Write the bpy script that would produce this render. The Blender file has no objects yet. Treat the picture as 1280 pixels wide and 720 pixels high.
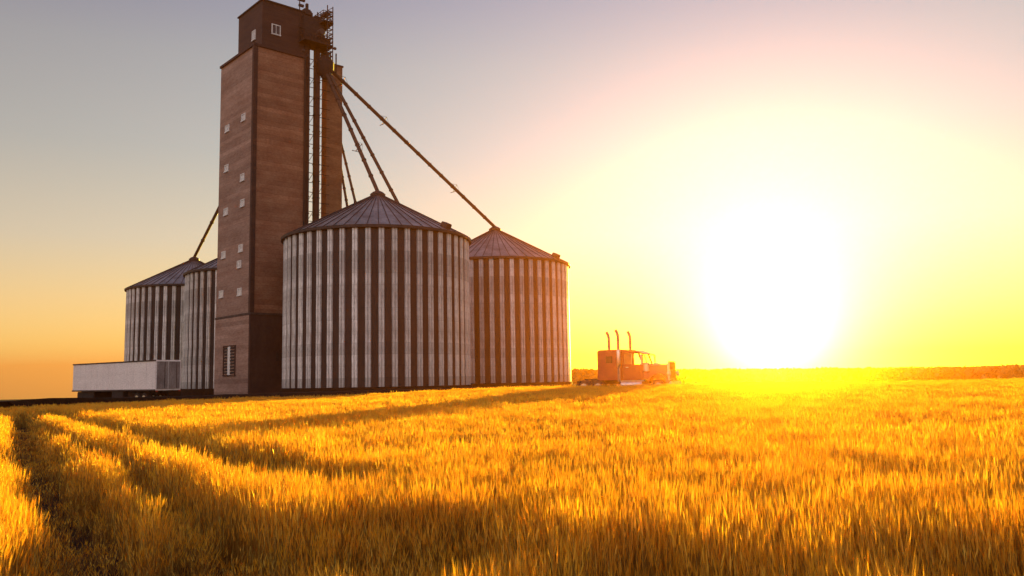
import bpy, bmesh, math, random
import numpy as np
from mathutils import Vector, Matrix, noise

random.seed(7)
R = math.radians
S = bpy.context.scene
COL = S.collection
EYE = 1.7
SUN_AZ, SUN_EL = 17.4, 3.5

# ------------------------------------------------------------------ helpers
def ss(t):
    t = max(0.0, min(1.0, t))
    return t * t * (3 - 2 * t)

def ground_h(x, y):
    r = math.hypot(x, y)
    u = x / max(y, 1e-3) if y > 1 else (-2 if x < 0 else 2)
    z = 0.35 * ss((x + 14) / 16) * ss((y - 22) / 32)
    z *= 1 - .65 * ss((u - .22) / .22)
    if r > 148 and y > 0:
        w = ss((-u - 0.36) / 0.10)
        z = z * (1 - w) + w * (EYE - 0.0118 * r)
    return z

class MB:
    """collects shapes for ONE mesh object"""
    def __init__(s):
        s.v = []; s.f = []; s.mi = []; s.cur = 0
    def add(s, verts, faces):
        o = len(s.v)
        s.v += [tuple(p) for p in verts]
        s.f += [tuple(i + o for i in f) for f in faces]
        s.mi += [s.cur] * len(faces)
        return s
    def box(s, c, d, rz=0.0, bev=0.0, ry=0.0):
        bm = bmesh.new()
        bmesh.ops.create_cube(bm, size=1.0)
        for v in bm.verts:
            v.co = Vector((v.co.x * d[0], v.co.y * d[1], v.co.z * d[2]))
        if bev > 0:
            bmesh.ops.bevel(bm, geom=list(bm.edges), offset=bev, segments=2, affect='EDGES')
        M = Matrix.Translation(Vector(c)) @ Matrix.Rotation(rz, 4, 'Z') @ Matrix.Rotation(ry, 4, 'Y')
        bm.verts.index_update()
        vs = [M @ v.co for v in bm.verts]
        fs = [[v.index for v in f.verts] for f in bm.faces]
        bm.free()
        return s.add(vs, fs)
    def prism(s, pts, z0, z1):
        n = len(pts)
        v = [(p[0], p[1], z0) for p in pts] + [(p[0], p[1], z1) for p in pts]
        f = [tuple(range(n))[::-1], tuple(range(n, 2 * n))]
        f += [(i, (i + 1) % n, n + (i + 1) % n, n + i) for i in range(n)]
        return s.add(v, f)
    def extrude_y(s, pts, y0, y1):
        """profile of (x,z) points extruded along y"""
        n = len(pts)
        v = [(p[0], y0, p[1]) for p in pts] + [(p[0], y1, p[1]) for p in pts]
        f = [tuple(range(n)), tuple(range(n, 2 * n))[::-1]]
        f += [(i, n + i, n + (i + 1) % n, (i + 1) % n) for i in range(n)]
        return s.add(v, f)
    def tube(s, pts, rad, seg=8, cap=True):
        pts = [Vector(p) for p in pts]
        rs = rad if isinstance(rad, (list, tuple)) else [rad] * len(pts)
        v = []; f = []
        prev = None
        for i, p in enumerate(pts):
            t = (pts[min(i + 1, len(pts) - 1)] - pts[max(i - 1, 0)]).normalized()
            if prev is None:
                a = t.orthogonal().normalized()
            else:
                a = (prev - t * prev.dot(t)).normalized()
            prev = a
            b = t.cross(a)
            for k in range(seg):
                q = 2 * math.pi * k / seg
                v.append(p + (a * math.cos(q) + b * math.sin(q)) * rs[i])
        for i in range(len(pts) - 1):
            for k in range(seg):
                k2 = (k + 1) % seg
                f.append((i * seg + k, i * seg + k2, (i + 1) * seg + k2, (i + 1) * seg + k))
        if cap:
            f.append(tuple(range(seg))[::-1])
            f.append(tuple((len(pts) - 1) * seg + k for k in range(seg)))
        return s.add(v, f)
    def bar(s, a, b, w):
        return s.tube([a, b], w * 0.7071, 4)
    def lathe(s, prof, seg=32, c=(0, 0, 0), axis='Z', cap=True):
        v = []; f = []
        for (r, z) in prof:
            for k in range(seg):
                q = 2 * math.pi * k / seg
                p = (r * math.cos(q), r * math.sin(q), z)
                if axis == 'Y': p = (p[0], p[2], p[1])
                v.append((p[0] + c[0], p[1] + c[1], p[2] + c[2]))
        for i in range(len(prof) - 1):
            for k in range(seg):
                k2 = (k + 1) % seg
                f.append((i * seg + k, i * seg + k2, (i + 1) * seg + k2, (i + 1) * seg + k))
        if cap:
            f.append(tuple(range(seg))[::-1])
            f.append(tuple((len(prof) - 1) * seg + k for k in range(seg)))
        return s.add(v, f)
    def mesh(s, name, mat, smooth=False, fix=True):
        m = bpy.data.meshes.new(name)
        m.from_pydata(s.v, [], s.f)
        mats = mat if isinstance(mat, (list, tuple)) else [mat]
        for q in mats: m.materials.append(q)
        if len(mats) > 1: m.polygons.foreach_set('material_index', s.mi)
        if fix:
            bm = bmesh.new(); bm.from_mesh(m)
            bmesh.ops.recalc_face_normals(bm, faces=bm.faces)
            bm.to_mesh(m); bm.free()
        if smooth:
            m.polygons.foreach_set('use_smooth', [True] * len(m.polygons))
            m.set_sharp_from_angle(angle=R(35))
        return m
    def build(s, name, mat, parent=None, smooth=False, loc=None, fix=True):
        o = bpy.data.objects.new(name, s.mesh(name, mat, smooth, fix))
        COL.objects.link(o)
        if parent is not None: o.parent = parent
        if loc is not None: o.location = loc
        return o

def tag(o, label=None, cat=None, group=None, kind=None):
    if label: o['label'] = label
    if cat: o['category'] = cat
    if group: o['group'] = group
    if kind: o['kind'] = kind
    return o

def empty(name, loc=(0, 0, 0), rz=0.0):
    o = bpy.data.objects.new(name, None)
    o.empty_display_size = 0.3
    COL.objects.link(o); o.location = loc; o.rotation_euler = (0, 0, rz)
    return o

def copy_tree(o, parent=None):
    c = o.copy(); COL.objects.link(c); c.parent = parent
    for ch in list(o.children): copy_tree(ch, c)
    return c

# ---------------------------------------------------------------- materials
def newmat(name):
    m = bpy.data.materials.new(name); m.use_nodes = True
    return m, m.node_tree, m.node_tree.nodes, m.node_tree.links, m.node_tree.nodes['Principled BSDF']

def ramp(n, stops, mode='LINEAR'):
    r = n.new('ShaderNodeValToRGB'); r.color_ramp.interpolation = mode
    e = r.color_ramp.elements
    while len(e) > 1: e.remove(e[-1])
    e[0].position = stops[0][0]; e[0].color = (*stops[0][1], 1)
    for p, c in stops[1:]:
        k = e.new(p); k.color = (*c, 1)
    return r

def weathered(name, col, col2, scale=(1, 1, 1), nscale=2.0, rough=0.7, metal=0.0, bump=0.02,
              lines=None, spots=None, detail=6, obj_vary=0.0, lo=.35, hi=.7):
    """worn surface: two tones mixed by stretched noise, optional horizontal joints (period, depth, width)"""
    m, t, n, l, b = newmat(name)
    tc = n.new('ShaderNodeTexCoord')
    mp = n.new('ShaderNodeMapping'); mp.inputs['Scale'].default_value = scale
    l.new(tc.outputs['Object'], mp.inputs[0])
    nz = n.new('ShaderNodeTexNoise'); nz.inputs['Scale'].default_value = nscale
    nz.inputs['Detail'].default_value = detail; nz.inputs['Roughness'].default_value = .62
    l.new(mp.outputs[0], nz.inputs['Vector'])
    rp = ramp(n, [(lo, col), (hi, col2)])
    l.new(nz.outputs['Fac'], rp.inputs[0])
    nf = n.new('ShaderNodeTexNoise'); nf.inputs['Scale'].default_value = nscale * 9
    nf.inputs['Detail'].default_value = 4
    l.new(mp.outputs[0], nf.inputs['Vector'])
    mr = n.new('ShaderNodeMapRange'); mr.inputs[1].default_value = .3; mr.inputs[2].default_value = .7
    mr.inputs[3].default_value = .78; mr.inputs[4].default_value = 1.18
    l.new(nf.outputs['Fac'], mr.inputs[0])
    mx = n.new('ShaderNodeMix'); mx.data_type = 'RGBA'; mx.blend_type = 'MULTIPLY'; mx.inputs[0].default_value = 1
    l.new(rp.outputs[0], mx.inputs[6])
    cc = n.new('ShaderNodeCombineColor')
    for i in range(3): l.new(mr.outputs[0], cc.inputs[i])
    l.new(cc.outputs[0], mx.inputs[7])
    colour = mx.outputs[2]
    hgt = nf.outputs['Fac']
    if lines:
        per, dep, wid = lines
        sp = n.new('ShaderNodeSeparateXYZ'); l.new(tc.outputs['Object'], sp.inputs[0])
        wn = n.new('ShaderNodeTexNoise'); wn.inputs['Scale'].default_value = .35
        l.new(tc.outputs['Object'], wn.inputs['Vector'])
        ad = n.new('ShaderNodeMath'); ad.operation = 'MULTIPLY_ADD'
        l.new(wn.outputs['Fac'], ad.inputs[0]); ad.inputs[1].default_value = per * .25; l.new(sp.outputs['Z'], ad.inputs[2])
        dv = n.new('ShaderNodeMath'); dv.operation = 'DIVIDE'; l.new(ad.outputs[0], dv.inputs[0]); dv.inputs[1].default_value = per
        fr = n.new('ShaderNodeMath'); fr.operation = 'FRACT'; l.new(dv.outputs[0], fr.inputs[0])
        lt = n.new('ShaderNodeMapRange'); lt.inputs[1].default_value = 0; lt.inputs[2].default_value = wid
        lt.inputs[3].default_value = 1 - dep; lt.inputs[4].default_value = 1; l.new(fr.outputs[0], lt.inputs[0])
        # each course gets its own tone
        fl = n.new('ShaderNodeMath'); fl.operation = 'FLOOR'; l.new(dv.outputs[0], fl.inputs[0])
        wh = n.new('ShaderNodeTexWhiteNoise'); wh.noise_dimensions = '1D'; l.new(fl.outputs[0], wh.inputs['W'])
        w2 = n.new('ShaderNodeMapRange'); w2.inputs[3].default_value = .80; w2.inputs[4].default_value = 1.15
        l.new(wh.outputs['Value'], w2.inputs[0])
        ml = n.new('ShaderNodeMath'); ml.operation = 'MULTIPLY'; l.new(lt.outputs[0], ml.inputs[0]); l.new(w2.outputs[0], ml.inputs[1])
        c2 = n.new('ShaderNodeCombineColor')
        for i in range(3): l.new(ml.outputs[0], c2.inputs[i])
        m2 = n.new('ShaderNodeMix'); m2.data_type = 'RGBA'; m2.blend_type = 'MULTIPLY'; m2.inputs[0].default_value = 1
        l.new(colour, m2.inputs[6]); l.new(c2.outputs[0], m2.inputs[7]); colour = m2.outputs[2]
        ah = n.new('ShaderNodeMath'); ah.operation = 'MULTIPLY_ADD'
        l.new(lt.outputs[0], ah.inputs[0]); ah.inputs[1].default_value = 1.5; l.new(hgt, ah.inputs[2]); hgt = ah.outputs[0]
    if obj_vary:
        oi = n.new('ShaderNodeObjectInfo')
        v2 = n.new('ShaderNodeMapRange'); v2.inputs[3].default_value = 1 - obj_vary; v2.inputs[4].default_value = 1 + obj_vary * .5
        l.new(oi.outputs['Random'], v2.inputs[0])
        c3 = n.new('ShaderNodeCombineColor')
        for i in range(3): l.new(v2.outputs[0], c3.inputs[i])
        m3 = n.new('ShaderNodeMix'); m3.data_type = 'RGBA'; m3.blend_type = 'MULTIPLY'; m3.inputs[0].default_value = 1
        l.new(colour, m3.inputs[6]); l.new(c3.outputs[0], m3.inputs[7]); colour = m3.outputs[2]
    l.new(colour, b.inputs['Base Color'])
    bp = n.new('ShaderNodeBump'); bp.inputs['Strength'].default_value = .5; bp.inputs['Distance'].default_value = bump
    l.new(hgt, bp.inputs['Height']); l.new(bp.outputs[0], b.inputs['Normal'])
    b.inputs['Roughness'].default_value = rough; b.inputs['Metallic'].default_value = metal
    return m

M = {}
M['galv'] = weathered('galvanised_stiffener', (.42, .41, .40), (.80, .79, .78), (1, 1, .3), 1.1, .5, .25, .006,
                      (1.12, .42, .035), obj_vary=.22)
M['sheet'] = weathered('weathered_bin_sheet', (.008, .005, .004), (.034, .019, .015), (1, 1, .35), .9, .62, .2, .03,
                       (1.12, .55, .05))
M['roof'] = weathered('bin_roof_steel', (.13, .127, .13), (.32, .31, .32), (1, 1, 1), .7, .48, .45, .01)
M['rim'] = weathered('dark_eave_steel', (.025, .02, .018), (.055, .045, .04), (1, 1, 1), 2, .6, .4, .005)
M['concrete'] = weathered('stained_concrete', (.035, .026, .021), (.08, .062, .052), (1, 1, .4), 1.2, .9, 0, .02)
M['boards'] = weathered('red_brown_cladding', (.23, .096, .050), (.35, .175, .10), (.6, .6, 1.0), .7, .85, 0, .02,
                        (.52, .32, .14))
M['boards_dark'] = weathered('dark_cladding', (.030, .012, .008), (.065, .026, .016), (.5, .5, 1.5), .9, .8, 0, .03,
                             (.46, .4, .12))
M['block'] = weathered('ochre_brown_cladding', (.17, .075, .035), (.28, .14, .07), (.5, .5, 1.2), .7, .8, 0, .03,
                       (.46, .25, .1))
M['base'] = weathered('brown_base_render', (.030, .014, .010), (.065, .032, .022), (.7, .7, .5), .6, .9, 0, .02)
M['leftwall'] = weathered('brown_side_cladding', (.25, .145, .105), (.38, .25, .195), (.3, .3, 1.2), .6, .85, 0, .03,
                          (.46, .22, .1))
M['iron'] = weathered('dark_iron', (.010, .008, .007), (.028, .020, .017), (1, 1, 1), 3, .8, .1, .004)
M['rust'] = weathered('brown_spout_steel', (.030, .018, .013), (.07, .04, .028), (1, 1, 1), 2, .75, .1, .004)
M['pale'] = weathered('pale_window_paint', (.62, .60, .57), (.80, .78, .75), (1, 1, 1), 3, .6, 0, .003)
M['trailer'] = weathered('dusty_white_aluminium', (.72, .68, .68), (.84, .80, .80), (.5, .5, 2), .8, .45, .1, .004)
M['trailer_door'] = weathered('grimy_rear_door', (.16, .14, .14), (.30, .27, .26), (1, 1, .5), 1.2, .6, .1, .004)
M['rubber'] = weathered('tyre_rubber', (.012, .012, .012), (.03, .027, .024), (1, 1, 1), 8, .85, 0, .004)
M['chrome'] = weathered('dull_chrome', (.45, .43, .40), (.62, .60, .56), (1, 1, 1), 4, .28, .9, .001)
M['stack'] = weathered('sooty_stack', (.16, .12, .10), (.30, .24, .20), (1, 1, 1), 3, .6, .3, .001)
M['paint'] = weathered('red_truck_paint', (.30, .030, .012), (.36, .045, .018), (1, 1, 1), 2, .35, .1, .001)
M['lamp'] = weathered('lamp_lens', (.5, .48, .42), (.6, .58, .5), (1, 1, 1), 4, .2, 0, .001)

def glass():
    m, t, n, l, b = newmat('cab_glass')
    b.inputs['Base Color'].default_value = (.75, .78, .75, 1)
    b.inputs['Roughness'].default_value = .03
    b.inputs['Transmission Weight'].default_value = .9
    b.inputs['IOR'].default_value = 1.05
    b.inputs['Alpha'].default_value = .45
    return m
M['glass'] = glass()

def soil(name, c1, c2, sc):
    m, t, n, l, b = newmat(name)
    tc = n.new('ShaderNodeTexCoord')
    nz = n.new('ShaderNodeTexNoise'); nz.inputs['Scale'].default_value = sc; nz.inputs['Detail'].default_value = 9
    nz.inputs['Roughness'].default_value = .7
    l.new(tc.outputs['Object'], nz.inputs['Vector'])
    rp = ramp(n, [(.3, c1), (.7, c2)]); l.new(nz.outputs['Fac'], rp.inputs[0]); l.new(rp.outputs[0], b.inputs['Base Color'])
    b.inputs['Roughness'].default_value = 1; b.inputs['Specular IOR Level'].default_value = .1
    bp = n.new('ShaderNodeBump'); bp.inputs['Distance'].default_value = .08; l.new(nz.outputs['Fac'], bp.inputs['Height'])
    l.new(bp.outputs[0], b.inputs['Normal'])
    return m
M['soil'] = soil('field_soil', (.020, .009, .004), (.06, .028, .012), 1.3)
M['gravel'] = soil('dark_gravel', (.015, .010, .008), (.05, .034, .026), 4)
M['bank'] = soil('dark_earth', (.010, .006, .004), (.032, .020, .012), 2)

def wheat_mat(name, c1, c2, c3, trans):
    m = bpy.data.materials.new(name); m.use_nodes = True
    t = m.node_tree; n = t.nodes; l = t.links
    n.clear()
    out = n.new('ShaderNodeOutputMaterial')
    oi = n.new('ShaderNodeObjectInfo')
    rp = ramp(n, [(0, c1), (.5, c2), (1, c3)])
    l.new(oi.outputs['Random'], rp.inputs[0])
    d = n.new('ShaderNodeBsdfDiffuse'); tr = n.new('ShaderNodeBsdfTranslucent')
    l.new(rp.outputs[0], d.inputs[0]); l.new(rp.outputs[0], tr.inputs[0])
    mx = n.new('ShaderNodeMixShader'); mx.inputs[0].default_value = trans
    l.new(d.outputs[0], mx.inputs[1]); l.new(tr.outputs[0], mx.inputs[2])
    gl = n.new('ShaderNodeBsdfGlossy'); gl.inputs['Roughness'].default_value = .45
    gl.inputs['Color'].default_value = (1, .85, .2, 1)
    m2 = n.new('ShaderNodeMixShader'); m2.inputs[0].default_value = .25
    l.new(mx.outputs[0], m2.inputs[1]); l.new(gl.outputs[0], m2.inputs[2])
    l.new(m2.outputs[0], out.inputs['Surface'])
    return m
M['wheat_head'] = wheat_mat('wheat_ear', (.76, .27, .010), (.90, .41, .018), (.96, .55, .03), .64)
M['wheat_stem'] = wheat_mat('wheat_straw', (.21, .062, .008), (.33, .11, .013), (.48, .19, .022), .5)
M['leaf'] = wheat_mat('far_leaves', (.025, .016, .006), (.035, .022, .008), (.05, .03, .01), .25)

# ------------------------------------------------------------------- camera
cam = bpy.data.cameras.new('camera'); co = bpy.data.objects.new('camera', cam); COL.objects.link(co)
cam.sensor_width = 36; cam.lens = 36 * 1040 / 1280
cam.clip_start = .1; cam.clip_end = 6000
co.matrix_world = Matrix.Translation((0, 0, EYE)) @ Matrix.Rotation(R(90 + 6.25), 4, 'X') @ Matrix.Rotation(R(-1.05), 4, 'Z')
S.camera = co

# -------------------------------------------------------------------- world
W = bpy.data.worlds.new('World'); S.world = W; W.use_nodes = True
t = W.node_tree; n = t.nodes; l = t.links; n.clear()
wo = n.new('ShaderNodeOutputWorld')
sky = n.new('ShaderNodeTexSky'); sky.sky_type = 'NISHITA'; sky.sun_disc = False
sky.sun_elevation = R(SUN_EL); sky.sun_rotation = R(SUN_AZ); sky.air_density = 1.0; sky.dust_density = .4
bg1 = n.new('ShaderNodeBackground'); bg1.inputs[1].default_value = .009; l.new(sky.outputs[0], bg1.inputs[0])
sd = Vector((math.sin(R(SUN_AZ)) * math.cos(R(SUN_EL)), math.cos(R(SUN_AZ)) * math.cos(R(SUN_EL)), math.sin(R(SUN_EL))))
tc = n.new('ShaderNodeTexCoord')
sp = n.new('ShaderNodeSeparateXYZ'); l.new(tc.outputs['Generated'], sp.inputs[0])
def vdot(v):
    d = n.new('ShaderNodeVectorMath'); d.operation = 'DOT_PRODUCT'
    l.new(tc.outputs['Generated'], d.inputs[0]); d.inputs[1].default_value = v
    return d.outputs['Value']
def mth(op, a, b=None, c=None):
    m_ = n.new('ShaderNodeMath'); m_.operation = op
    for i, q in enumerate((a, b, c)):
        if q is None: continue
        if isinstance(q, (int, float)): m_.inputs[i].default_value = q
        else: l.new(q, m_.inputs[i])
    return m_.outputs[0]
def scalecol(colsock, fac):
    v = n.new('ShaderNodeVectorMath'); v.operation = 'SCALE'
    if isinstance(colsock, tuple): v.inputs[0].default_value = colsock
    else: l.new(colsock, v.inputs[0])
    l.new(fac, v.inputs['Scale']); return v.outputs[0]
def vop(op, a, b):
    v = n.new('ShaderNodeVectorMath'); v.operation = op; l.new(a, v.inputs[0]); l.new(b, v.inputs[1]); return v.outputs[0]
z = sp.outputs['Z']
ang = mth('ARCCOSINE', mth('MINIMUM', vdot(sd), .99999))
# thin evening air: orange at the horizon to mauve higher up
base = ramp(n, [(0.0, (.82, .57, .20)), (.04, (.83, .60, .20)), (.09, (.74, .52, .24)), (.16, (.52, .43, .31)),
                (.26, (.33, .30, .27)), (.36, (.25, .215, .225)), (.46, (.115, .07, .18)), (.8, (.10, .08, .18))])
l.new(z, base.inputs[0])
# the sky away from the sun is pale and pinkish and lights the near sides
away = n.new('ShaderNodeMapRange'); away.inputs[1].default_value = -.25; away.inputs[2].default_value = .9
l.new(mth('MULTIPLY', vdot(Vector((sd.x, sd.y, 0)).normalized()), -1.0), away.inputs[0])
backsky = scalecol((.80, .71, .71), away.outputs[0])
g1 = scalecol((.50, .66, .64), mth('EXPONENT', mth('DIVIDE', ang, -.46)))
g2 = scalecol((.0, .0, .30), mth('EXPONENT', mth('DIVIDE', ang, -.13)))
g3 = scalecol((3.6, 3.3, 2.6), mth('EXPONENT', mth('DIVIDE', ang, -.055)))
ext = ramp(n, [(0, (1, .78, .0)), (.05, (1, .9, .0)), (.10, (1, .95, .28)), (.17, (1, .98, .75)), (.27, (1, 1, 1))])
l.new(z, ext.inputs[0])
glow = vop('ADD', vop('MULTIPLY', vop('ADD', g1, g2), ext.outputs[0]), g3)
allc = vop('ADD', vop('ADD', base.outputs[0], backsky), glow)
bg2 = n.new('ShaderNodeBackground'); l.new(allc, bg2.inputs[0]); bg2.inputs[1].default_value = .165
ads = n.new('ShaderNodeAddShader'); l.new(bg1.outputs[0], ads.inputs[0]); l.new(bg2.outputs[0], ads.inputs[1])
l.new(ads.outputs[0], wo.inputs['Surface'])

sl = bpy.data.lights.new('sun', 'SUN'); sl.energy = 5.0; sl.angle = R(.6); sl.color = (1, .71, .08)
so = bpy.data.objects.new('sun', sl); COL.objects.link(so)
so.rotation_euler = (-sd).to_track_quat('-Z', 'Y').to_euler(); so.location = (60, 200, 60)

# --------------------------------------------------------------------- haze
hz = MB().box((0, 0, 14), (3500, 3500, 70))
mh = bpy.data.materials.new('haze_air'); mh.use_nodes = True
hn = mh.node_tree.nodes; hl = mh.node_tree.links; hn.clear()
ho = hn.new('ShaderNodeOutputMaterial'); pv = hn.new('ShaderNodeVolumePrincipled')
pv.inputs['Color'].default_value = (1, .30, .03, 1); pv.inputs['Density'].default_value = .00058
pv.inputs['Anisotropy'].default_value = .96
hl.new(pv.outputs[0], ho.inputs['Volume'])
tag(hz.build('haze', mh), kind='stuff')

# ------------------------------------------------------------------- ground
g = MB()
rad = [1.0]
while rad[-1] < 1650: rad.append(rad[-1] * 1.07 + .15)
NA = 144
vs = [(0, 0, ground_h(0, 0))]
for r in rad:
    for k in range(NA):
        a = 2 * math.pi * k / NA
        x, y = r * math.cos(a), r * math.sin(a)
        vs.append((x, y, ground_h(x, y) + (.03 * noise.noise((x * .4, y * .4, 0)) if r < 60 else 0)))
fs = [(0, 1 + k, 1 + (k + 1) % NA) for k in range(NA)]
for i in range(len(rad) - 1):
    for k in range(NA):
        a0 = 1 + i * NA; k2 = (k + 1) % NA
        fs.append((a0 + k, a0 + NA + k, a0 + NA + k2, a0 + k2))
g.add(vs, fs)
tag(g.build('ground', M['soil'], smooth=True), kind='structure')

def sheet(name, mat, pts_fn, nx, ny, dz):
    v = []; f = []
    for j in range(ny + 1):
        for i in range(nx + 1):
            x, y = pts_fn(i / nx, j / ny)
            v.append((x, y, ground_h(x, y) + dz))
    for j in range(ny):
        for i in range(nx):
            a = j * (nx + 1) + i
            f.append((a, a + 1, a + nx + 2, a + nx + 1))
    return tag(MB().add(v, f).build(name, mat, smooth=True), kind='structure')

EDGE = [(-900, 34), (-300, 36), (0, 40), (100, 48), (222, 55), (355, 59), (586, 63), (700, 64), (722, 62), (745, 58.5), (850, 58.5),
        (880, 64), (1000, 76), (1280, 78), (2600, 78)]
def edge_at(px):
    for (a, ya), (b, yb) in zip(EDGE, EDGE[1:]):
        if a <= px <= b: return ya + (yb - ya) * (px - a) / (b - a)
    return EDGE[0][1] if px < EDGE[0][0] else EDGE[-1][1]
def yard_pt(u, v):
    px = -500 + u * 1500
    y0 = edge_at(px) + 1.0
    y = y0 + (165 - y0) * v
    return ((px - 640) / 1040 * y, y)
sheet('gravel_yard', M['gravel'], yard_pt, 60, 40, .05)

# dark earth bank along the far side of the field
BANK = [(-260, 39, .95), (0, 43.5, 1.06), (60, 48.5, 1.12), (110, 53, 1.05), (222, 61, .97), (300, 64, .99), (355, 66, 1.02), (470, 71, 1.05), (586, 73, 1.10),
        (660, 73, 1.17), (714, 72, 1.2), (733, 71, .95), (750, 70, .42)]
bk = MB(); v = []; f = []
cp = []
for (a, b) in zip(BANK, BANK[1:]):
    for k in range(8):
        q = k / 8
        px, y, zc = [a[i] + (b[i] - a[i]) * q for i in range(3)]
        cp.append(((px - 640) / 1040 * y, y, zc))
prof = [(-1.6, 0), (-.9, .45), (-.3, .93), (.25, 1), (1.0, .97), (2.0, .5), (3.0, 0)]
for i, (x, y, zc) in enumerate(cp):
    for j, (dy, hh) in enumerate(prof):
        g0 = ground_h(x, y)
        jit = .05 * noise.noise((x * 1.7, j * 3.1, 0)) * (0 < hh)
        v.append((x, y + dy + .25 * noise.noise((x * .5, j, 4)), g0 - .05 + (zc - g0) * hh + jit))
np_ = len(prof)
for i in range(len(cp) - 1):
    for j in range(np_ - 1):
        a = i * np_ + j; f.append((a, a + np_, a + np_ + 1, a + 1))
bk.add(v, f)
tag(bk.build('earth_bank', M['bank'], smooth=True), kind='structure')

# ---------------------------------------------------------------- far wood
fw = MB(); v = []; f = []
rng = random.Random(3)
def crown(cx, cy, zb, w, h, nf):
    for _ in range(nf):
        a = rng.uniform(0, 6.283); rr = math.sqrt(rng.random()); zz = rng.random() ** .8
        k = math.sqrt(max(0, 1 - (zz * 1.9 - .9) ** 2)) if zz > .47 else .95
        p = Vector((cx + math.cos(a) * rr * w * k, cy + math.sin(a) * rr * w * k, zb + zz * h))
        s_ = rng.uniform(.18, .5)
        d1 = Vector((rng.uniform(-1, 1), rng.uniform(-1, 1), rng.uniform(-1, 1))).normalized() * s_
        d2 = d1.orthogonal().normalized() * s_ * .8
        o_ = len(v); v.extend([p - d1, p - d2, p + d1, p + d2]); f.append((o_, o_ + 1, o_ + 2, o_ + 3))
for row in range(2):
    a = .5
    while a < 40:
        d = 172 + 14 * row + 9 * math.sin(a * .5) + rng.uniform(-4, 4)
        h = (1.0 - .18 * ss((a - 3) / 8) - .08 * ss((a - 12) / 16)) * 3.3 + .22 * noise.noise((a * .8, row, 0)) + rng.uniform(-.05, .05)
        X_, Y_ = d * math.sin(R(a)), d * math.cos(R(a))
        crown(X_, Y_, ground_h(X_, Y_) - .5, rng.uniform(1.6, 2.8), h + .35, 130)
        a += rng.uniform(.25, .45)
fw.add(v, f)
tag(fw.build('far_wood', M['leaf'], fix=False), 'low dark wood along the horizon beyond the field', 'wood', kind='stuff')

# -------------------------------------------------------------------- wheat
TRACKS = [
    ([(-20, 34), (-11.6, 20), (-7.0, 12.5), (-3.5, 7.0), (-2.3, 4.6), (-1.6, 2.6)], .46, 1.0),
    ([(-20.5, 35), (-8.5, 16.5), (-4.4, 10.2), (-2.0, 6.0), (-1.15, 4.0), (-.75, 2.4)], .30, .7),
    ([(-20, 36), (-9.4, 20.3), (-3.6, 11.4), (-1.6, 8.8)], .55, .5),
]
DIPS = [(-.85, 5.5, .85, .9, .42), (.75, 4.3, .5, .5, .3), (2.4, 4.4, .5, .5, .25), (-.6, 3.9, .3, .5, .45), (4.6, 6.6, .6, .5, .2), (-1.75, 4.3, .65, 1.1, .5), (-2.6, 5.9, .5, .9, .45)]
def seg_dist(px, py, pts):
    best = np.full(px.shape, 1e9)
    for (ax, ay), (bx, by) in zip(pts, pts[1:]):
        dx, dy = bx - ax, by - ay
        q = np.clip(((px - ax) * dx + (py - ay) * dy) / (dx * dx + dy * dy), 0, 1)
        best = np.minimum(best, np.hypot(px - ax - q * dx, py - ay - q * dy))
    return best

def vnoise(x, y, s, seed):
    rg = np.random.RandomState(seed); G = rg.rand(256, 256)
    x = x / s + 100; y = y / s + 100
    xi = np.floor(x).astype(int); yi = np.floor(y).astype(int)
    fx = x - xi; fy = y - yi; fx = fx * fx * (3 - 2 * fx); fy = fy * fy * (3 - 2 * fy)
    a = G[xi % 256, yi % 256]; b = G[(xi + 1) % 256, yi % 256]; c = G[xi % 256, (yi + 1) % 256]; d = G[(xi + 1) % 256, (yi + 1) % 256]
    return (a * (1 - fx) + b * fx) * (1 - fy) + (c * (1 - fx) + d * fx) * fy - .5

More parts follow.
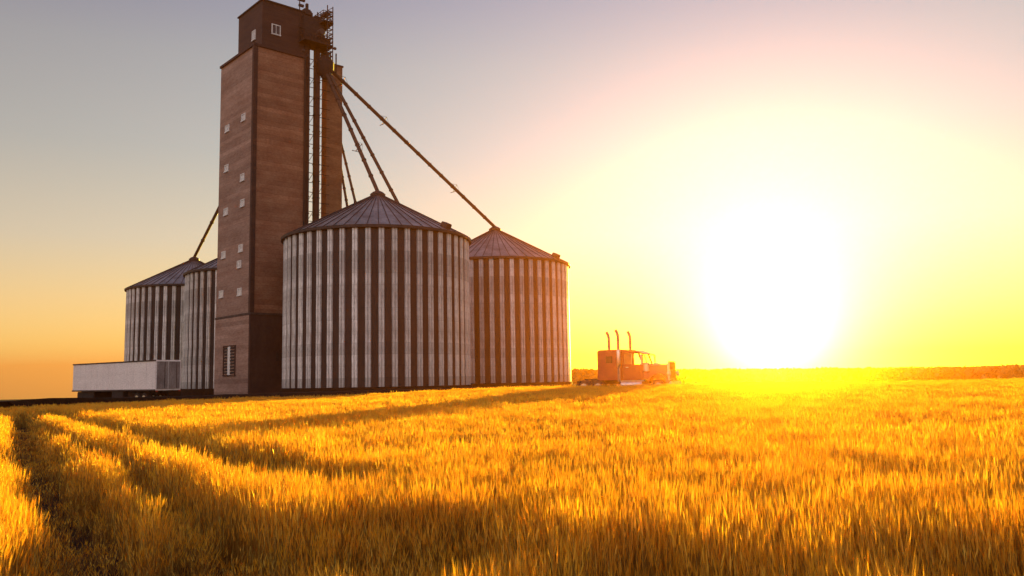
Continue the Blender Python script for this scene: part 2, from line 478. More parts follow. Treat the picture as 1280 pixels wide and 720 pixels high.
def make_tuft(nst, spread, thick, seed, H=.74, awns=6, leaves=1):
    rg = random.Random(seed); mb = MB()
    for _ in range(nst):
        a = rg.uniform(0, 6.283); rr = spread * math.sqrt(rg.random())
        bx, by = rr * math.cos(a), rr * math.sin(a)
        h = H * rg.uniform(.80, 1.08)
        la = rg.uniform(0, 6.283); lean = rg.uniform(.01, .10) * 1.3
        def P(tt): return Vector((bx + math.cos(la) * lean * tt * tt, by + math.sin(la) * lean * tt * tt, h * tt))
        wa = rg.uniform(0, 3.14); wd = Vector((math.cos(wa), math.sin(wa), 0))
        mb.cur = 1
        w = .0022 * thick
        ts = [0, .45, .8, .92]
        vv = []
        for tt in ts: vv += [P(tt) - wd * w, P(tt) + wd * w]
        mb.add(vv, [(2 * i, 2 * i + 1, 2 * i + 3, 2 * i + 2) for i in range(3)])
        for _l in range(leaves):
            t0 = rg.uniform(.25, .72); b0 = P(t0); q = rg.uniform(0, 6.283)
            dr = Vector((math.cos(q), math.sin(q), 0)); sd_ = Vector((-dr.y, dr.x, 0)) * .0032 * thick
            L = rg.uniform(.09, .17)
            c = [b0, b0 + dr * L * .2 + Vector((0, 0, L * .6)), b0 + dr * L * .5 + Vector((0, 0, L * rg.uniform(.0, .7)))]
            mb.add([c[0] - sd_ * .5, c[0] + sd_ * .5, c[1] - sd_, c[1] + sd_, c[2]], [(0, 1, 3, 2), (2, 3, 4)])
        # ear: four sided spindle that nods a little
        mb.cur = 0
        top = P(.92); nd = Vector((math.cos(la), math.sin(la), 0)) * rg.uniform(.02, .35) + Vector((0, 0, 1)); nd.normalize()
        L = rg.uniform(.065, .09); er = .0050 * thick
        s1 = nd.orthogonal().normalized(); s2 = nd.cross(s1)
        rings = [(0, .35), (.25, 1), (.7, .85), (1, .15)]
        for w_ in (s1, s2):
            vv = []
            for (q, k) in rings: vv += [top + nd * L * q - w_ * er * k, top + nd * L * q + w_ * er * k]
            mb.add(vv, [(2 * i, 2 * i + 1, 2 * i + 3, 2 * i + 2) for i in range(3)])
        for _a in range(awns):
            q = rg.uniform(.1, .95); an = rg.uniform(0, 6.283)
            o_ = (s1 * math.cos(an) + s2 * math.sin(an))
            st = top + nd * L * q + o_ * er * .7
            en = st + nd * rg.uniform(.05, .085) + o_ * rg.uniform(.004, .014)
            sw = nd.cross(o_) * .0008 * thick
            mb.add([st - sw, st + sw, en], [(0, 1, 2)])
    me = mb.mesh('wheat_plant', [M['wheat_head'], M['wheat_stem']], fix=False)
    return bpy.data.objects.new('wheat_plant', me)

def tuft_collection(name, variants):
    c = bpy.data.collections.new(name)
    for v_ in variants: c.objects.link(v_)
    return c
near_c = tuft_collection('near_tufts', [make_tuft(17, .085, .56, 10 + i) for i in range(7)])
mid_c = tuft_collection('mid_tufts', [make_tuft(20, .15, 1.05, 30 + i, awns=4) for i in range(6)])
far_c = tuft_collection('far_tufts', [make_tuft(30, .30, 2.0, 50 + i, awns=2) for i in range(5)])

def scatter(y0, y1, spacing, seed):
    rg = np.random.RandomState(seed)
    xs = np.arange(-.72 * y1 - 4, .72 * y1 + 4, spacing); ys = np.arange(y0, y1, spacing)
    X, Y = np.meshgrid(xs, ys); X = X.ravel(); Y = Y.ravel()
    X = X + rg.uniform(-.6, .6, X.shape) * spacing; Y = Y + rg.uniform(-.6, .6, X.shape) * spacing
    k = (np.abs(X) < .72 * Y + 3.2); X, Y = X[k], Y[k]
    px = 640 + 1040 * X / np.maximum(Y, .1)
    ed = np.interp(px, [e[0] for e in EDGE], [e[1] for e in EDGE]); k = Y < ed; X, Y = X[k], Y[k]
    hgt = 1.0 + .08 * vnoise(X, Y, 6.0, 1) + .12 * vnoise(X, Y, 1.9, 2) + .13 * vnoise(X, Y, .5, 3)
    hgt = hgt + rg.normal(0, .055, X.shape)
    keep = np.ones(X.shape)
    for pts, wd, amt in TRACKS:
        d = seg_dist(X, Y, pts) + .22 * vnoise(X, Y, .8, 9)
        kk = np.clip(1 - (d - wd * .55) / (wd * .6), 0, 1) * amt
        hgt = hgt * (1 - .62 * kk); keep = keep * (1 - .8 * kk)
    for cx, cy, rx_, ry_, amt in DIPS:
        q = np.hypot((X - cx) / rx_, (Y - cy) / ry_) + .5 * vnoise(X, Y, .6, 12)
        kk = np.clip(1.5 - q, 0, 1); hgt = hgt * (1 - amt * kk); keep = keep * (1 - .5 * amt * kk)
    near = np.clip((4.8 - Y) / 2.2, 0, 1); hgt = hgt * (1 - .24 * near)
    hgt = np.minimum(hgt, 1.22)
    k = (rg.rand(len(X)) < keep) & (np.hypot(X, Y) > 2.3); X, Y, hgt = X[k], Y[k], hgt[k]
    Z = np.array([ground_h(a, b) for a, b in zip(X, Y)]) - .02
    # in the tracks the plants also lean over
    rot = np.stack([rg.normal(0, .035, X.shape), rg.normal(0, .035, X.shape), rg.uniform(0, 6.283, X.shape)], 1)
    sc = np.stack([np.ones_like(X), np.ones_like(X), hgt], 1)
    return np.stack([X, Y, Z], 1), rot, sc, rg.randint(0, 1000, X.shape)

def wheat_object(parts):
    P = np.concatenate([q[0][0] for q in parts]); me = bpy.data.meshes.new('wheat')
    me.vertices.add(len(P)); me.vertices.foreach_set('co', P.astype(np.float32).ravel())
    for nm, i, ty in (('rot', 1, 'FLOAT_VECTOR'), ('scl', 2, 'FLOAT_VECTOR')):
        A = np.concatenate([q[0][i] for q in parts]).astype(np.float32)
        at = me.attributes.new(nm, ty, 'POINT'); at.data.foreach_set('vector', A.ravel())
    A = np.concatenate([q[0][3] for q in parts]).astype(np.int32)
    me.attributes.new('pick', 'INT', 'POINT').data.foreach_set('value', A)
    A = np.concatenate([np.full(len(q[0][0]), i) for i, q in enumerate(parts)]).astype(np.int32)
    me.attributes.new('zone', 'INT', 'POINT').data.foreach_set('value', A)
    o = bpy.data.objects.new('wheat', me); COL.objects.link(o)
    ng = bpy.data.node_groups.new('wheat_scatter', 'GeometryNodeTree')
    ng.interface.new_socket('Geometry', in_out='INPUT', socket_type='NodeSocketGeometry')
    ng.interface.new_socket('Geometry', in_out='OUTPUT', socket_type='NodeSocketGeometry')
    N = ng.nodes; L = ng.links
    gi = N.new('NodeGroupInput'); go = N.new('NodeGroupOutput'); jn = N.new('GeometryNodeJoinGeometry')
    def attr(nm, ty):
        a = N.new('GeometryNodeInputNamedAttribute'); a.data_type = ty; a.inputs['Name'].default_value = nm
        return a.outputs['Attribute']
    for i, (_, c) in enumerate(parts):
        cm = N.new('FunctionNodeCompare'); cm.data_type = 'INT'; cm.operation = 'EQUAL'
        L.new(attr('zone', 'INT'), cm.inputs[2]); cm.inputs[3].default_value = i
        ci = N.new('GeometryNodeCollectionInfo'); ci.inputs['Collection'].default_value = c
        ci.inputs['Separate Children'].default_value = True; ci.inputs['Reset Children'].default_value = True
        ip = N.new('GeometryNodeInstanceOnPoints')
        L.new(gi.outputs[0], ip.inputs['Points']); L.new(cm.outputs[0], ip.inputs['Selection'])
        L.new(ci.outputs[0], ip.inputs['Instance']); ip.inputs['Pick Instance'].default_value = True
        L.new(attr('pick', 'INT'), ip.inputs['Instance Index'])
        L.new(attr('rot', 'FLOAT_VECTOR'), ip.inputs['Rotation']); L.new(attr('scl', 'FLOAT_VECTOR'), ip.inputs['Scale'])
        L.new(ip.outputs[0], jn.inputs[0])
    L.new(jn.outputs[0], go.inputs[0])
    md = o.modifiers.new('scatter', 'NODES'); md.node_group = ng
    return o, len(P)
wo_, npts = wheat_object([(scatter(1.2, 11, .102, 1), near_c), (scatter(11, 30, .19, 2), mid_c), (scatter(30, 88, .42, 3), far_c)])
print('wheat points', npts)
tag(wo_, 'ripe golden wheat field with wheel tracks in front of the grain elevator', 'wheat', kind='stuff')

# --------------------------------------------------------------- grain bins
BR, EV, AP = 9.9, 16.9, 22.3
NST = 48
def make_bin():
    root = empty('grain_bin')
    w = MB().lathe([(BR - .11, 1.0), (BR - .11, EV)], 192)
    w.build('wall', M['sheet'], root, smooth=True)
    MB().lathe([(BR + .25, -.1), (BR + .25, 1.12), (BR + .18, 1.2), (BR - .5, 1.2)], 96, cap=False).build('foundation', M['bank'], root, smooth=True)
    # roof with standing seams
    rf = MB(); v = []; f = []
    z0, z1, r0, r1 = EV + .02, AP - .35, BR + .28, .75
    NS = 96
    for k in range(NS):
        a = 2 * math.pi * k / NS
        v += [(r0 * math.cos(a), r0 * math.sin(a), z0), (r1 * math.cos(a), r1 * math.sin(a), z1)]
    for k in range(NS):
        k2 = (k + 1) % NS; f.append((2 * k, 2 * k2, 2 * k2 + 1, 2 * k + 1))
    rf.add(v, f)
    roof = rf.build('roof', M['roof'], root)
    for k in range(NST // 1):
        pass
    sm = MB().tube([(r0 + .02, 0, z0 + .04), (r1, 0, z1 + .04)], .04, 5).mesh('roof_seam', M['rim'])
    for k in range(56):
        o = bpy.data.objects.new('roof_seam', sm); COL.objects.link(o); o.parent = roof; o.rotation_euler.z = 2 * math.pi * (k + .5) / 56
    MB().lathe([(.8, z1 - .1), (.85, z1 + .25), (.55, z1 + .5), (.3, z1 + .62)], 24).build('roof_cap', M['rim'], root, smooth=True)
    MB().lathe([(BR + .0, EV - .22), (BR + .34, EV - .20), (BR + .36, EV + .06), (BR + .26, EV + .10)], 96, cap=False).build('eave_ring', M['rim'], root)
    a = R(-33); rv = BR - .5
    vt = MB().box((rv * math.cos(a), rv * math.sin(a), EV + .70), (.9, .8, .65), a, .06, ry=.45)
    vt.build('roof_vent', M['rim'], root)
    # vertical stiffener, trapezoid hat section in bolted lengths
    st = MB()
    zz = 1.12; i = 0
    while zz < EV - .25:
        z2 = min(zz + 2.24, EV - .22)
        e = .006 * (i % 2)
        ro, ri = BR + .06 + e, BR - .10
        w1, w2 = .235 + e, .295 + e
        pr = [(ri, -w2), (ro, -w1), (ro, -.07), (ro - .09, -.03), (ro - .09, .03), (ro, .07), (ro, w1), (ri, w2)]
        st.prism(pr, zz, z2); zz = z2 + .004; i += 1
    sme = st.mesh('stiffener', M['galv'])
    for k in range(NST):
        o = bpy.data.objects.new('stiffener', sme); COL.objects.link(o); o.parent = root
        o.rotation_euler.z = 2 * math.pi * (k + .5) / NST
    return root

bin0 = make_bin()
BINS = [(-14.6, 90.0, 'largest looking corrugated steel grain bin standing beside the brick brown tower'),
        (-2.2, 113.0, 'corrugated grain bin glowing red beside the parked truck, right end of the row'),
        (-36.0, 118.0, 'grain bin half hidden behind the left wall of the tall brown tower'),
        (-52.0, 135.0, 'farthest grain bin, standing behind the long white trailer')]
for i, (x, y, lb) in enumerate(BINS):
    b = bin0 if i == 0 else copy_tree(bin0)
    b.location = (x, y, ground_h(x, y) * .2)
    b.rotation_euler.z = [0, .03, .05, .02][i]
    tag(b, lb, 'grain bin', 'corrugated steel grain bins around the tower')

# ------------------------------------------------------------ brown tower
CX, CY = -28.42, 90.0
A = R(42)
tower = empty('elevator_tower', (CX, CY, 0), A)      # local x along the front face, local y to the back
tag(tower, 'tall red brown windowed elevator tower with small headhouse on top', 'tower')
TW, TD, TH = 6.25, 9.2, 39.55
B0 = 9.2
# side walls and front: separate skins round one block so that each face has its own cladding
MB().prism([(0, 0), (TW, 0), (TW, TD), (0, TD)], B0, TH).build('front_wall', M['boards'], tower)
MB().prism([(-.02, .30), (.3, .30), (.3, TD - .02), (-.02, TD - .02)], B0, TH - .25).build('side_wall', M['leftwall'], tower)
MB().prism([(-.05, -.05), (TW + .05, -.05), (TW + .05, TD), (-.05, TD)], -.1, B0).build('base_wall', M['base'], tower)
MB().prism([(-.09, .25), (.3, .25), (.3, TD + .02), (-.09, TD + .02)], -.05, B0 - .02).build('side_base_wall', M['leftwall'], tower)
MB().prism([(-.14, -.14), (TW + .1, -.14), (TW + .1, TD + .05), (-.14, TD + .05)], B0, B0 + .22).build('ledge', M['concrete'], tower)
MB().prism([(-.16, -.16), (TW + .1, -.16), (TW + .1, TD + .1), (-.16, TD + .1)], TH, TH + .28).build('roof_slab', M['boards_dark'], tower)
for x0, y0, z0, z1 in ((-.06, -.06, B0 + .23, TH - .01),):
    MB().box((x0 + .18, y0 + .18, (z0 + z1) / 2), (.48, .48, z1 - z0), 0, .03).build('corner_trim', M['boards_dark'], tower)
MB().tube([(TW - .12, -.2, 1.5), (TW - .12, -.2, TH + .1)], .11, 8).build('downpipe', M['iron'], tower)
MB().tube([(.9, -.22, TH - 1), (.9, -.22, TH - .8)], .05, 6)
MB().prism([(TW - .1, .3), (TW + .03, .3), (TW + .03, TD - .1), (TW - .1, TD - .1)], .0, TH - .3).build('bounce_cut_skin', M['boards_dark'], tower)  # dark skin added over the sunlit side to cut bounce light onto the annex
# headhouse
HX0, HX1, HY1, HH = .85, 6.6, 6.4, 45.15
hh = MB().prism([(HX0, .02), (HX1, .02), (HX1, HY1), (HX0, HY1)], TH + .28, HH)
head = hh.build('headhouse', M['boards_dark'], tower)
MB().prism([(HX0 - .14, -.12), (HX1 + .1, -.12), (HX1 + .1, HY1 + .12), (HX0 - .14, HY1 + .12)], HH, HH + .16).build('roof', M['iron'], head)
def window(parent, face, u, z, w, h, name='window', pane='pane'):
    """face 'side' lies on local x=-.02, face 'front' on local y=0"""
    fr = MB(); fd = .07
    def bx(du, dz, ww, hh_, dep, mb):
        if face == 'side': mb.box((SX - dep / 2, u + du, z + dz), (dep, ww, hh_))
        else: mb.box((u + du, SX - dep / 2, z + dz), (ww, dep, hh_))
    bx(-w / 2, 0, .1, h + .1, .09, fr); bx(w / 2, 0, .1, h + .1, .09, fr)
    bx(0, h / 2, w - .1, .1, .09, fr); bx(0, -h / 2, w + .16, .12, .14, fr); bx(0, 0, .05, h - .1, .07, fr)
    o = fr.build(name, M['pale'], parent)
    pn = MB(); bx(0, 0, w - .1, h - .1, .03, pn)
    pn.build('pane', M[pane], o)
    return o
M['dark_pane'] = weathered('dark_pane', (.02, .02, .02), (.07, .06, .06), (1, 1, 1), 1.5, .2, .0, .001)
M['pane'] = weathered('dusty_pane', (.50, .50, .50), (.72, .70, .68), (1, 1, 1), 1.5, .15, .0, .001)
SX = -.02
side_px = [(305, 147), (284.6, 161), (283.7, 210.7), (303.6, 222), (303.6, 254), (282.9, 265), (301.5, 310.5), (280, 319), (299.5, 330.5), (300, 365), (277, 368)]
camM = co.matrix_world.copy()
def on_side(px, py, face):
    d = camM.to_3x3() @ Vector((px - 640, 360 - py, -1040)); o_ = camM.translation
    T = (Matrix.Translation((CX, CY, 0)) @ Matrix.Rotation(A, 4, 'Z')).inverted()
    o2 = T @ o_; d2 = T.to_3x3() @ d
    k = -o2.x / d2.x if face == 'side' else -o2.y / d2.y
    return o2 + d2 * k
for (px, py) in side_px:
    p = on_side(px, py, 'side')
    window(tower, 'side', p.y, p.z, .95 if px > 290 else 1.0, .78)
p = on_side(288, 451, 'side'); SX = -.09
lv = MB()
lw, lh = 3.1, 3.3
for c in (-.5, .5):
    lv.box((SX - .06, p.y + c * lw, p.z), (.1, .14, lh))
    lv.box((SX - .06, p.y, p.z + c * lh), (.12, lw + .2, .12))
lo_ = lv.build('louvre_window', M['base'], tower)
MB().box((SX - .07, p.y, p.z), (.1, .62, lh - .14)).build('mullion', M['pale'], lo_)
sl_ = MB()
for k in range(9):
    for s_ in (-1, 1):
        sl_.box((SX - .05, p.y + s_ * lw * .255, p.z - lh / 2 + .3 + k * .345), (.06, lw * .32, .2), 0, 0, ry=.5)
sl_.build('slats', M['iron'], lo_)
SX = .02
p = on_side(345, 39, 'front'); window(head, 'front', p.x, p.z + .15, 1.0, 1.15, pane='dark_pane')
SX = HX0
# small window of the headhouse's side
p2 = window(head, 'side', 2.1, 41.6, .8, 1.1)
# lower window, dark, on the front base
MB().box((3.6, -.07, 4.6), (1.1, .08, .9)).build('shutter', M['iron'], tower)

# second block of the tower, seen to the right behind the leg
ob = empty('elevator_annex', (0, 0, 0), 0)
tag(ob, 'narrow ochre brown block rising behind the conveyor leg, right of the windowed tower', 'tower')
def uv(u, v_): return (CX + u * math.cos(A) - v_ * math.sin(A), CY + u * math.sin(A) + v_ * math.cos(A))
AX = [uv(9.75, 1.2), uv(11.9, 1.2), uv(11.9, 2.4), uv(9.75, 2.4)]
MB().prism(AX, -.1, 40.2).build('wall', M['block'], ob)
AX2 = [uv(9.65, 1.1), uv(12.0, 1.1), uv(12.0, 2.5), uv(9.65, 2.5)]
MB().prism(AX2, 40.2, 40.4).build('roof_slab', M['boards_dark'], ob)

# --------------------------------------------------------------- bucket leg
leg = empty('bucket_elevator', (*uv(7.6, .3), 0), A)
tag(leg, 'dark twin casing conveyor leg with machinery platform against the tower', 'conveyor leg')
HT = 42.2
CASES = [(-1.18, 1.12), (.42, .62)]
for i, (x, w) in enumerate(CASES):
    MB().box((x, .2, HT / 2), (w, .55, HT), 0, .02).build('leg_casing', M['boards_dark'], leg)
    br = MB()
    for k in range(20):
        br.box((x, .2, 1.2 + k * 2.0), (w + .1, .65, .1))
    br.build('flange', M['iron'], leg.children[-1])
tie = MB()
for k in range(34):
    zz = 2 + k * 1.15
    tie.box((.5, .3, zz), (3.4, .05, .07))
    if k % 2 == 0: tie.bar((-.6, .32, zz), (.1, .32, zz + 1.15), .05)
    if k % 2: tie.bar((.8, .32, zz), (1.5, .32, zz + 1.15), .05)
tie.build('tie_bars', M['iron'], leg)
# ladder with cage on the front of the first casing
ld = MB()
for s_ in (-.22, .22): ld.bar((-1.2 + s_, -.3, .3), (-1.2 + s_, -.3, 44), .05)
for k in range(140): ld.bar((-1.42, -.3, .5 + k * .31), (-.98, -.3, .5 + k * .31), .025)
ldo = ld.build('ladder', M['iron'], leg)
# head machinery
hd = MB()
hd.box((-.45, .1, 43.5), (2.9, 1.5, 2.6), 0, .12)
hd.box((-1.1, .1, 45.2), (1.4, 1.3, 1.1), 0, .3)
hd.box((.35, .1, 45.0), (.9, 1.0, .5), 0, .08)
hd.box((-.3, -.5, 41.9), (3.4, 1.2, .5), 0, .05)
hd.box((-1.0, .1, 46.1), (.3, .3, .9), 0, .03)
hd.build('head_casing', M['iron'], leg)
mo = MB().lathe([(.34, -.6), (.4, -.5), (.4, .5), (.3, .62)], 16, (.2, -.95, 42.9), 'Y')
mo.box((.2, -.95, 42.4), (.9, .8, .2)); mo.build('motor', M['concrete'], leg, smooth=True)
pf = MB()
for zz, x0, x1 in ((41.5, -2.2, 1.6), (44.4, .3, 1.6)):
    pf.box(((x0 + x1) / 2, -.2, zz), (x1 - x0, 2.6, .14))
    for x in (x0, x1): pf.box((x, -.2, zz - .1), (.12, 2.6, .25))
pf.build('platform', M['iron'], leg)
for zz, x0, x1, hgt in ((41.6, -2.2, 1.6, 1.1), (44.5, .3, 1.6, 1.1)):
    rl = MB(); ys = (-1.5, 1.1)
    k = int((x1 - x0) / .42)
    for y in ys:
        for i in range(k + 1):
            x = x0 + (x1 - x0) * i / k; rl.bar((x, y, zz), (x, y, zz + hgt), .05)
        for q in (.4, .75, 1): rl.bar((x0, y, zz + hgt * q), (x1, y, zz + hgt * q), .05)
    for x in (x0, x1):
        for i in range(5): rl.bar((x, ys[0] + .65 * i, zz), (x, ys[0] + .65 * i, zz + hgt), .05)
        for q in (.4, .75, 1): rl.bar((x, ys[0], zz + hgt * q), (x, ys[1], zz + hgt * q), .05)
    rl.build('railing', M['iron'], leg)
fr_ = MB()
for x in (.9, 1.62):
    for y in (-1.4, 1.0): fr_.bar((x, y, 38.5), (x, y, 46.4), .09)
for i in range(14):
    zz = 38.6 + i * .55
    fr_.bar((.9, -1.4, zz), (1.62, -1.4, zz + .55), .07); fr_.bar((.9, 1.0, zz + .55), (1.62, 1.0, zz), .07)
    fr_.bar((.9, -1.4, zz), (1.62, -1.4, zz), .07); fr_.bar((1.62, -1.4, zz), (1.62, 1.0, zz + .55), .07)
    fr_.bar((.9, 1.0, zz), (1.62, 1.0, zz), .07)
    if i % 3 == 1: fr_.box((1.3, -.2, zz), (.6, 1.2, .3))
fr_.build('stair_frame', M['iron'], leg)
ms = MB().bar((-2.15, -.3, 40.8), (-2.15, -.3, 47.6), .09)
for zz, ww in ((45.9, .6), (46.6, .9)):
    ms.box((-1.95, -.3, zz), (ww, .25, .28))
ms.box((-2.0, -.3, 43.3), (.5, .3, .3))
ms.build('mast', M['iron'], leg)
for (x, zz) in ((-2.3, 39.9), (-1.7, 39.4), (1.8, 41.2)):
    MB().box((x, -1.6, zz), (.35, .3, .28), 0, .05).build('floodlight', M['concrete'], leg)
dist = MB().lathe([(.35, 37.6), (1.0, 38.6), (1.05, 39.6), (.5, 40.4)], 16, (1.15, -.5, 0))
dist.build('distributor', M['iron'], leg, smooth=True)
for (x, y) in ((1.45, -1.2), (2.2, -1.2)):
    MB().bar((x, y, 38.4), (x, y, 40.8), .12).build('support_post', M['iron'], leg)

# ------------------------------------------------------------------- spouts
DP = Vector((*uv(8.75, -.2), 38.7))
def spout(a, b, rad, label, nfl, hang=0.0, brk=()):
    a = Vector(a); b = Vector(b)
    root = empty('grain_spout', b)
    m_ = MB(); m_.tube([a - b, Vector((0, 0, 0))], rad, 12)
    m_.build('pipe', M['rust'], root, smooth=True)
    d = (a - b); e = d.normalized() * .06
    fm = MB().tube([-e, e], rad * 1.28, 12).mesh('flange', M['iron'])
    for k in range(1, nfl):
        o = bpy.data.objects.new('flange', fm); COL.objects.link(o); o.parent = root; o.location = d * (k / nfl)
    for q in brk:
        c = d * q; bb = MB()
        nrm = Vector((0, 0, 1)).cross(d).cross(d).normalized()
        if nrm.z < 0: nrm = -nrm
        e = d.normalized()
        tp = c + nrm * .7
        bb.bar(c - nrm * .6, tp, .06); bb.bar(tp, c + e * 1.1, .03); bb.bar(tp, c - e * 1.1, .03)
        bb.bar(c - nrm * .6 - nrm.cross(e) * .5, c - nrm * .6 + nrm.cross(e) * .5, .06)
        bb.build('bracket', M['iron'], root)
    tag(root, label, 'spout', 'spouts running down from the leg')
    return root
spout(DP + Vector((.5, 0, .2)), (-2.2, 113, AP + .25), .22, 'longest grain spout, sloping down to the tip of the reddish bin by the truck', 14, brk=(.27, .7, .93))
spout(DP + Vector((.1, -.2, -.3)), (-14.6, 90, AP + .2), .22, 'grain spout ending at the pointed tip of the biggest bin', 8, brk=(.35,))
spout(DP + Vector((.4, -.2, -.2)), (-12.4, 92.2, AP - 1.2), .20, 'grain spout ending on the roof just right of the biggest bin\'s tip', 8)
def at(px, py, y):
    d = camM.to_3x3() @ Vector((px - 640, 360 - py, -1040)); return camM.translation + d * (y / d.y)
spout(at(421.5, 159, 101.5), (-17.3, 95.3, AP - 3.0), .16, 'thin grain spout from behind the tower, nearer the tip of the biggest bin', 8)
spout(at(421, 180, 101.8), (-18.6, 96.2, AP - 3.6), .16, 'thin grain spout from behind the tower, lowest on the left of the biggest bin\'s roof', 8)
spout((*uv(6.6, 3.2), 41.0), (-52.0, 135, AP + .2), .24, 'grain spout coming out behind the windowed wall down to the farthest bin', 9)

# ------------------------------------------------------------------ trailer
ta = math.atan2(9.9, -12.8)
tr = empty('semi_trailer', (-33.0, 77.0, 0), ta)       # local x runs to the far (front) end, local y to the right
tag(tr, 'long white box trailer parked without a truck left of the tower', 'trailer')
L_ = 16.2; WD = 2.55
bx = MB().box((L_ / 2, -WD / 2, 2.66), (L_, WD, 2.82), 0, .04)
body = bx.build('cargo_box', M['trailer'], tr)
rb = MB()
for k in range(14):
    rb.box((.4 + k * (L_ - .8) / 13, .008, 2.66), (.04, .02, 2.6))
rb.build('side_ribs', M['trailer'], body)
rr_ = MB(); rr_.box((L_ / 2, .02, 4.02), (L_ + .02, .08, .12)); rr_.box((L_ / 2, .02, 1.3), (L_ + .02, .08, .14))
rr_.build('side_rail', M['concrete'], body)
for s_ in (.27, .73):
    d_ = MB().box((-.02, -WD * s_, 2.66), (.06, WD * .43, 2.55)).build('rear_door', M['trailer_door'], tr)
    MB().tube([(-.08, -WD * s_ - .2, 1.45), (-.08, -WD * s_ - .2, 3.85)], .025, 6).build('lock_rod', M['concrete'], d_)
MB().box((1.0, -WD / 2, .62), (.12, WD * .9, .12)).box((1.0, -WD * .3, .9), (.1, .1, .7)).box((1.0, -WD * .7, .9), (.1, .1, .7)).build('underride_bar', M['iron'], tr)
MB().box((13.9, -WD / 2, .85), (3.6, 2.0, .7), 0, .05).build('tool_box', M['iron'], tr)
MB().box((7.0, -.3, .85), (2.2, .5, .65), 0, .05).build('spare_wheel_box', M['iron'], tr)
MB().box((3.2, -WD / 2, 1.08), (4.6, 1.1, .3)).box((L_ / 2, -WD / 2, 1.16), (L_ - .4, .9, .12)).build('chassis', M['iron'], tr)
def wheel(parent, x, y, z, r, w):
    o = empty('wheel', (0, 0, 0)); o.parent = parent; o.location = (x, y, z)
    MB().lathe([(r * .6, -w / 2), (r * .95, -w / 2), (r, -w * .35), (r, w * .35), (r * .95, w / 2), (r * .6, w / 2)], 28, axis='Y', cap=True).build('tyre', M['rubber'], o, smooth=True)
    MB().lathe([(r * .2, -w * .54), (r * .58, -w * .53), (r * .58, w * .53), (r * .2, w * .54)], 20, axis='Y').build('rim', M['chrome'], o, smooth=True)
    return o
for x in (2.2, 3.5):
    for y in (-.28, -.62, -WD + .62, -WD + .28): wheel(tr, x, y, .52, .52, .27)
for y in (-.45, -WD + .45):
    MB().box((L_ - 3.2, y, .7), (.14, .14, 1.0)).box((L_ - 3.2, y, .1), (.35, .35, .06)).build('landing_leg', M['iron'], tr)
for y in (-.15, -WD + .15): MB().box((-.06, y, 1.2), (.05, .2, .12)).build('tail_light', M['paint'], tr)

# -------------------------------------------------------------------- truck
TX, TY = 8.95, 62.0
tk = empty('semi_truck', (TX, TY, ground_h(TX, TY)), R(-28)); tk.scale = (.99, 1.06, 1.08)
tag(tk, 'red long nosed semi truck with tall exhaust stacks parked without trailer', 'truck')
fr = MB()
for y in (-.45, .45): fr.box((-.55, y, .92), (7.3, .12, .26))
for x in (-4, -3, -2, -.5, 1, 2.6): fr.box((x, 0, .9), (.14, .9, .2))
fr.build('frame', M['iron'], tk)
MB().box((-3.3, 0, 1.12), (1.1, .95, .1), 0, .03).build('fifth_wheel', M['iron'], tk)
# sleeper and cab
sl2 = MB().extrude_y([(-2.45, 1.05), (-2.45, 3.02), (-2.3, 3.12), (-.52, 3.12), (-.52, 1.05)], -1.14, 1.14)
slp = sl2.build('sleeper', M['paint'], tk)
MB().box((-1.5, -1.155, 2.45), (.5, .03, .45)).box((-1.5, 1.155, 2.45), (.5, .03, .45)).build('sleeper_vent', M['iron'], slp)
hull = MB()
prof_side = [(-.5, 1.05), (-.5, 3.08), (.45, 3.06), (.78, 2.92), (1.05, 2.1), (1.05, 1.05)]
# cab shell: roof, pillars, lower doors
hull.extrude_y([(-.5, 2.86), (-.5, 3.08), (.45, 3.06), (.78, 2.92), (.75, 2.84)], -1.08, 1.08)
hull.extrude_y([(-.5, 1.05), (-.5, 2.12), (1.08, 2.08), (1.08, 1.05)], -1.08, 1.08)
for y in (-1.04, 1.04):
    hull.box((-.43, y, 2.5), (.14, .08, .78)); hull.bar((1.05, y, 2.08), (.76, y, 2.86), .1); hull.box((.30, y, 2.5), (.07, .06, .78))
hull.bar((1.06, 0, 2.08), (.77, 0, 2.86), .06)
cab = hull.build('cab', M['paint'], tk)
for y in (-1.055, 1.055):
    MB().add([(-.36, y, 2.12), (1.0, y, 2.1), (.74, y, 2.86), (-.36, y, 2.86)], [(0, 1, 2, 3)]).build('side_window', M['glass'], cab, fix=False)
MB().add([(1.06, -1.02, 2.1), (1.06, 1.02, 2.1), (.76, 1.02, 2.86), (.76, -1.02, 2.86)], [(0, 1, 2, 3)]).build('windscreen', M['glass'], cab, fix=False)
MB().extrude_y([(.70, 2.98), (1.22, 2.80), (1.22, 2.74), (.74, 2.90)], -1.06, 1.06).build('sun_visor', M['paint'], cab)
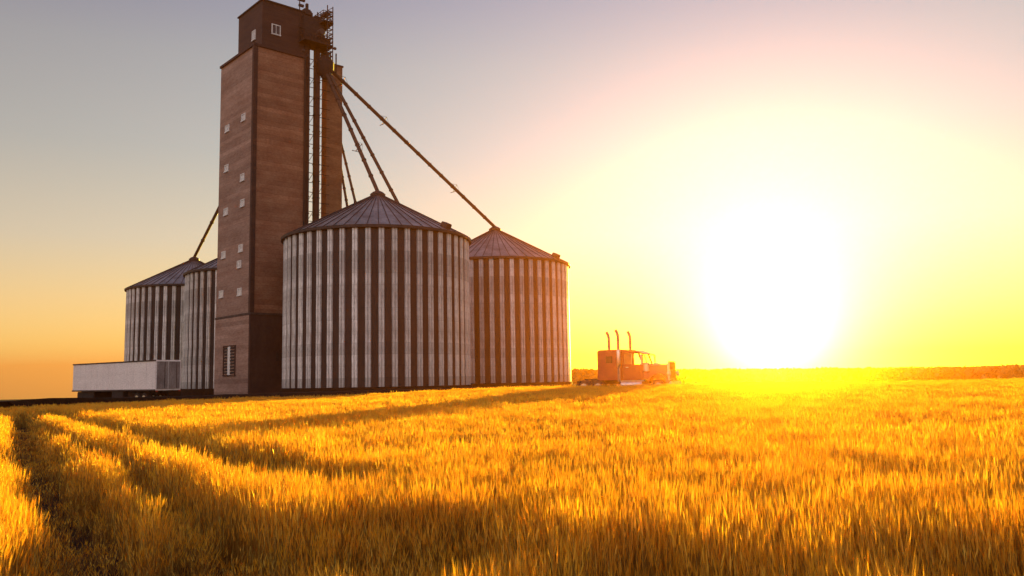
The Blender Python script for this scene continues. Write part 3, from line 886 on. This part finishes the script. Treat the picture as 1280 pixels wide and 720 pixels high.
for y in (-1.1, 1.1):
    dd = MB().box((.32, y, 1.58), (1.2, .03, .98), 0, .01).build('door', M['paint'], cab)
    MB().box((-.12, y * 1.02, 1.9), (.2, .04, .05)).build('handle', M['chrome'], dd)
    mm = MB(); mm.bar((.9, y, 2.7), (1.12, y * 1.3, 2.7), .04); mm.bar((.9, y, 2.1), (1.12, y * 1.3, 2.1), .04); mm.box((1.12, y * 1.3, 2.4), (.1, .22, .72), 0, .03)
    mm.build('mirror', M['chrome'], cab)
    ac = MB().lathe([(.1, 0), (.24, .03), (.24, .55), (.1, .6)], 18, (0, 0, 0)).build('air_cleaner', M['chrome'], tk, smooth=True, loc=(1.35, y * .98, 1.6))
    fe = MB(); pts = [(1.45, .95), (1.55, 1.28), (1.85, 1.45), (2.25, 1.46), (2.6, 1.30), (2.85, 1.0), (2.92, .8), (2.82, .8), (2.75, 1.0), (2.5, 1.2), (2.2, 1.33), (1.9, 1.32), (1.67, 1.18), (1.58, .95)]
    y0, y1 = (y - .12, y + .08) if y > 0 else (y - .08, y + .12)
    fe.extrude_y(pts, min(y * .55, y * 1.08), max(y * .55, y * 1.08)); fe.build('fender', M['paint'], tk, smooth=True)
    hl_ = MB().lathe([(.05, -.14), (.15, -.05), (.17, .1)], 16); ho_ = hl_.build('headlight', M['lamp'], tk, smooth=True, loc=(2.98, y * .88, 1.45)); ho_.rotation_euler = (0, R(90), 0)
    tk_ = MB().tube([(-.6, y * .86, .72), (1.0, y * .86, .72)], .32, 20).build('fuel_tank', M['chrome'], tk, smooth=True)
    MB().box((.2, y * 1.0, .98), (2.0, .3, .05)).build('step', M['chrome'], tk)
    MB().box((-4.15, y * .8, .62), (.03, .55, .75)).build('mudflap', M['rubber'], tk)
hd_ = MB()
ns = 7
for i in range(ns + 1):
    q = i / ns; x = 1.06 + q * 1.75; w = 1.02 - .40 * min(1, q * 1.3); zt = 2.12 - .05 * q
    pr = [(-w, 1.1), (-w, zt - .35), (-w * .82, zt - .1), (-w * .4, zt), (w * .4, zt), (w * .82, zt - .1), (w, zt - .35), (w, 1.1)]
    o_ = len(hd_.v)
    hd_.v += [(x, a_, b_) for a_, b_ in pr]
    if i:
        for k in range(7): hd_.f.append((o_ - 8 + k, o_ - 7 + k, o_ + 1 + k, o_ + k)); hd_.mi.append(0)
hd_.build('hood', M['paint'], tk, smooth=True)
gr = MB(); gr.box((2.88, 0, 1.62), (.16, 1.5, 1.3), 0, .06)
gro = gr.build('grille', M['chrome'], tk)
bars = MB()
for k in range(13): bars.box((2.965, -.62 + k * .103, 1.62), (.03, .03, 1.1))
bars.build('grille_bars', M['iron'], gro)
MB().box((3.12, 0, .72), (.22, 2.3, .42), 0, .07).build('bumper', M['chrome'], tk)
for (x, y, z0) in ((-.72, -1.22, .95), (-2.38, 1.0, 1.1), (-.72, 1.2, 1.1)):
    so_ = MB().tube([(x, y, z0), (x, y, 3.9), (x - .02, y, 4.12), (x - .08, y, 4.3), (x - .18, y, 4.45)], .11, 12, True)
    s_o = so_.build('exhaust_stack', M['stack'], tk, smooth=True)
    MB().tube([(x, y, 1.9), (x, y, 2.0), (x, y, 3.0), (x, y, 3.1)], [.115, .15, .15, .115], 12).build('heat_shield', M['chrome'], s_o, smooth=True)
for y in (-.98, .98): wheel(tk, 2.2, y, .54, .54, .3)
for x in (-3.6, -2.45 - .0):
    for y in (-1.02, -.68, .68, 1.02): wheel(tk, x, y, .54, .54, .27)

# ------------------------------------------------------------------- render
S.view_settings.view_transform = 'Standard'; S.view_settings.look = 'None'
S.view_settings.exposure = 2.5; S.view_settings.gamma = 1
S.render.engine = 'CYCLES'
S.cycles.use_denoising = True
S.cycles.max_bounces = 8; S.cycles.diffuse_bounces = 3; S.cycles.glossy_bounces = 3; S.cycles.transmission_bounces = 6
S.cycles.transparent_max_bounces = 12; S.cycles.volume_bounces = 0
S.cycles.caustics_reflective = False; S.cycles.caustics_refractive = False
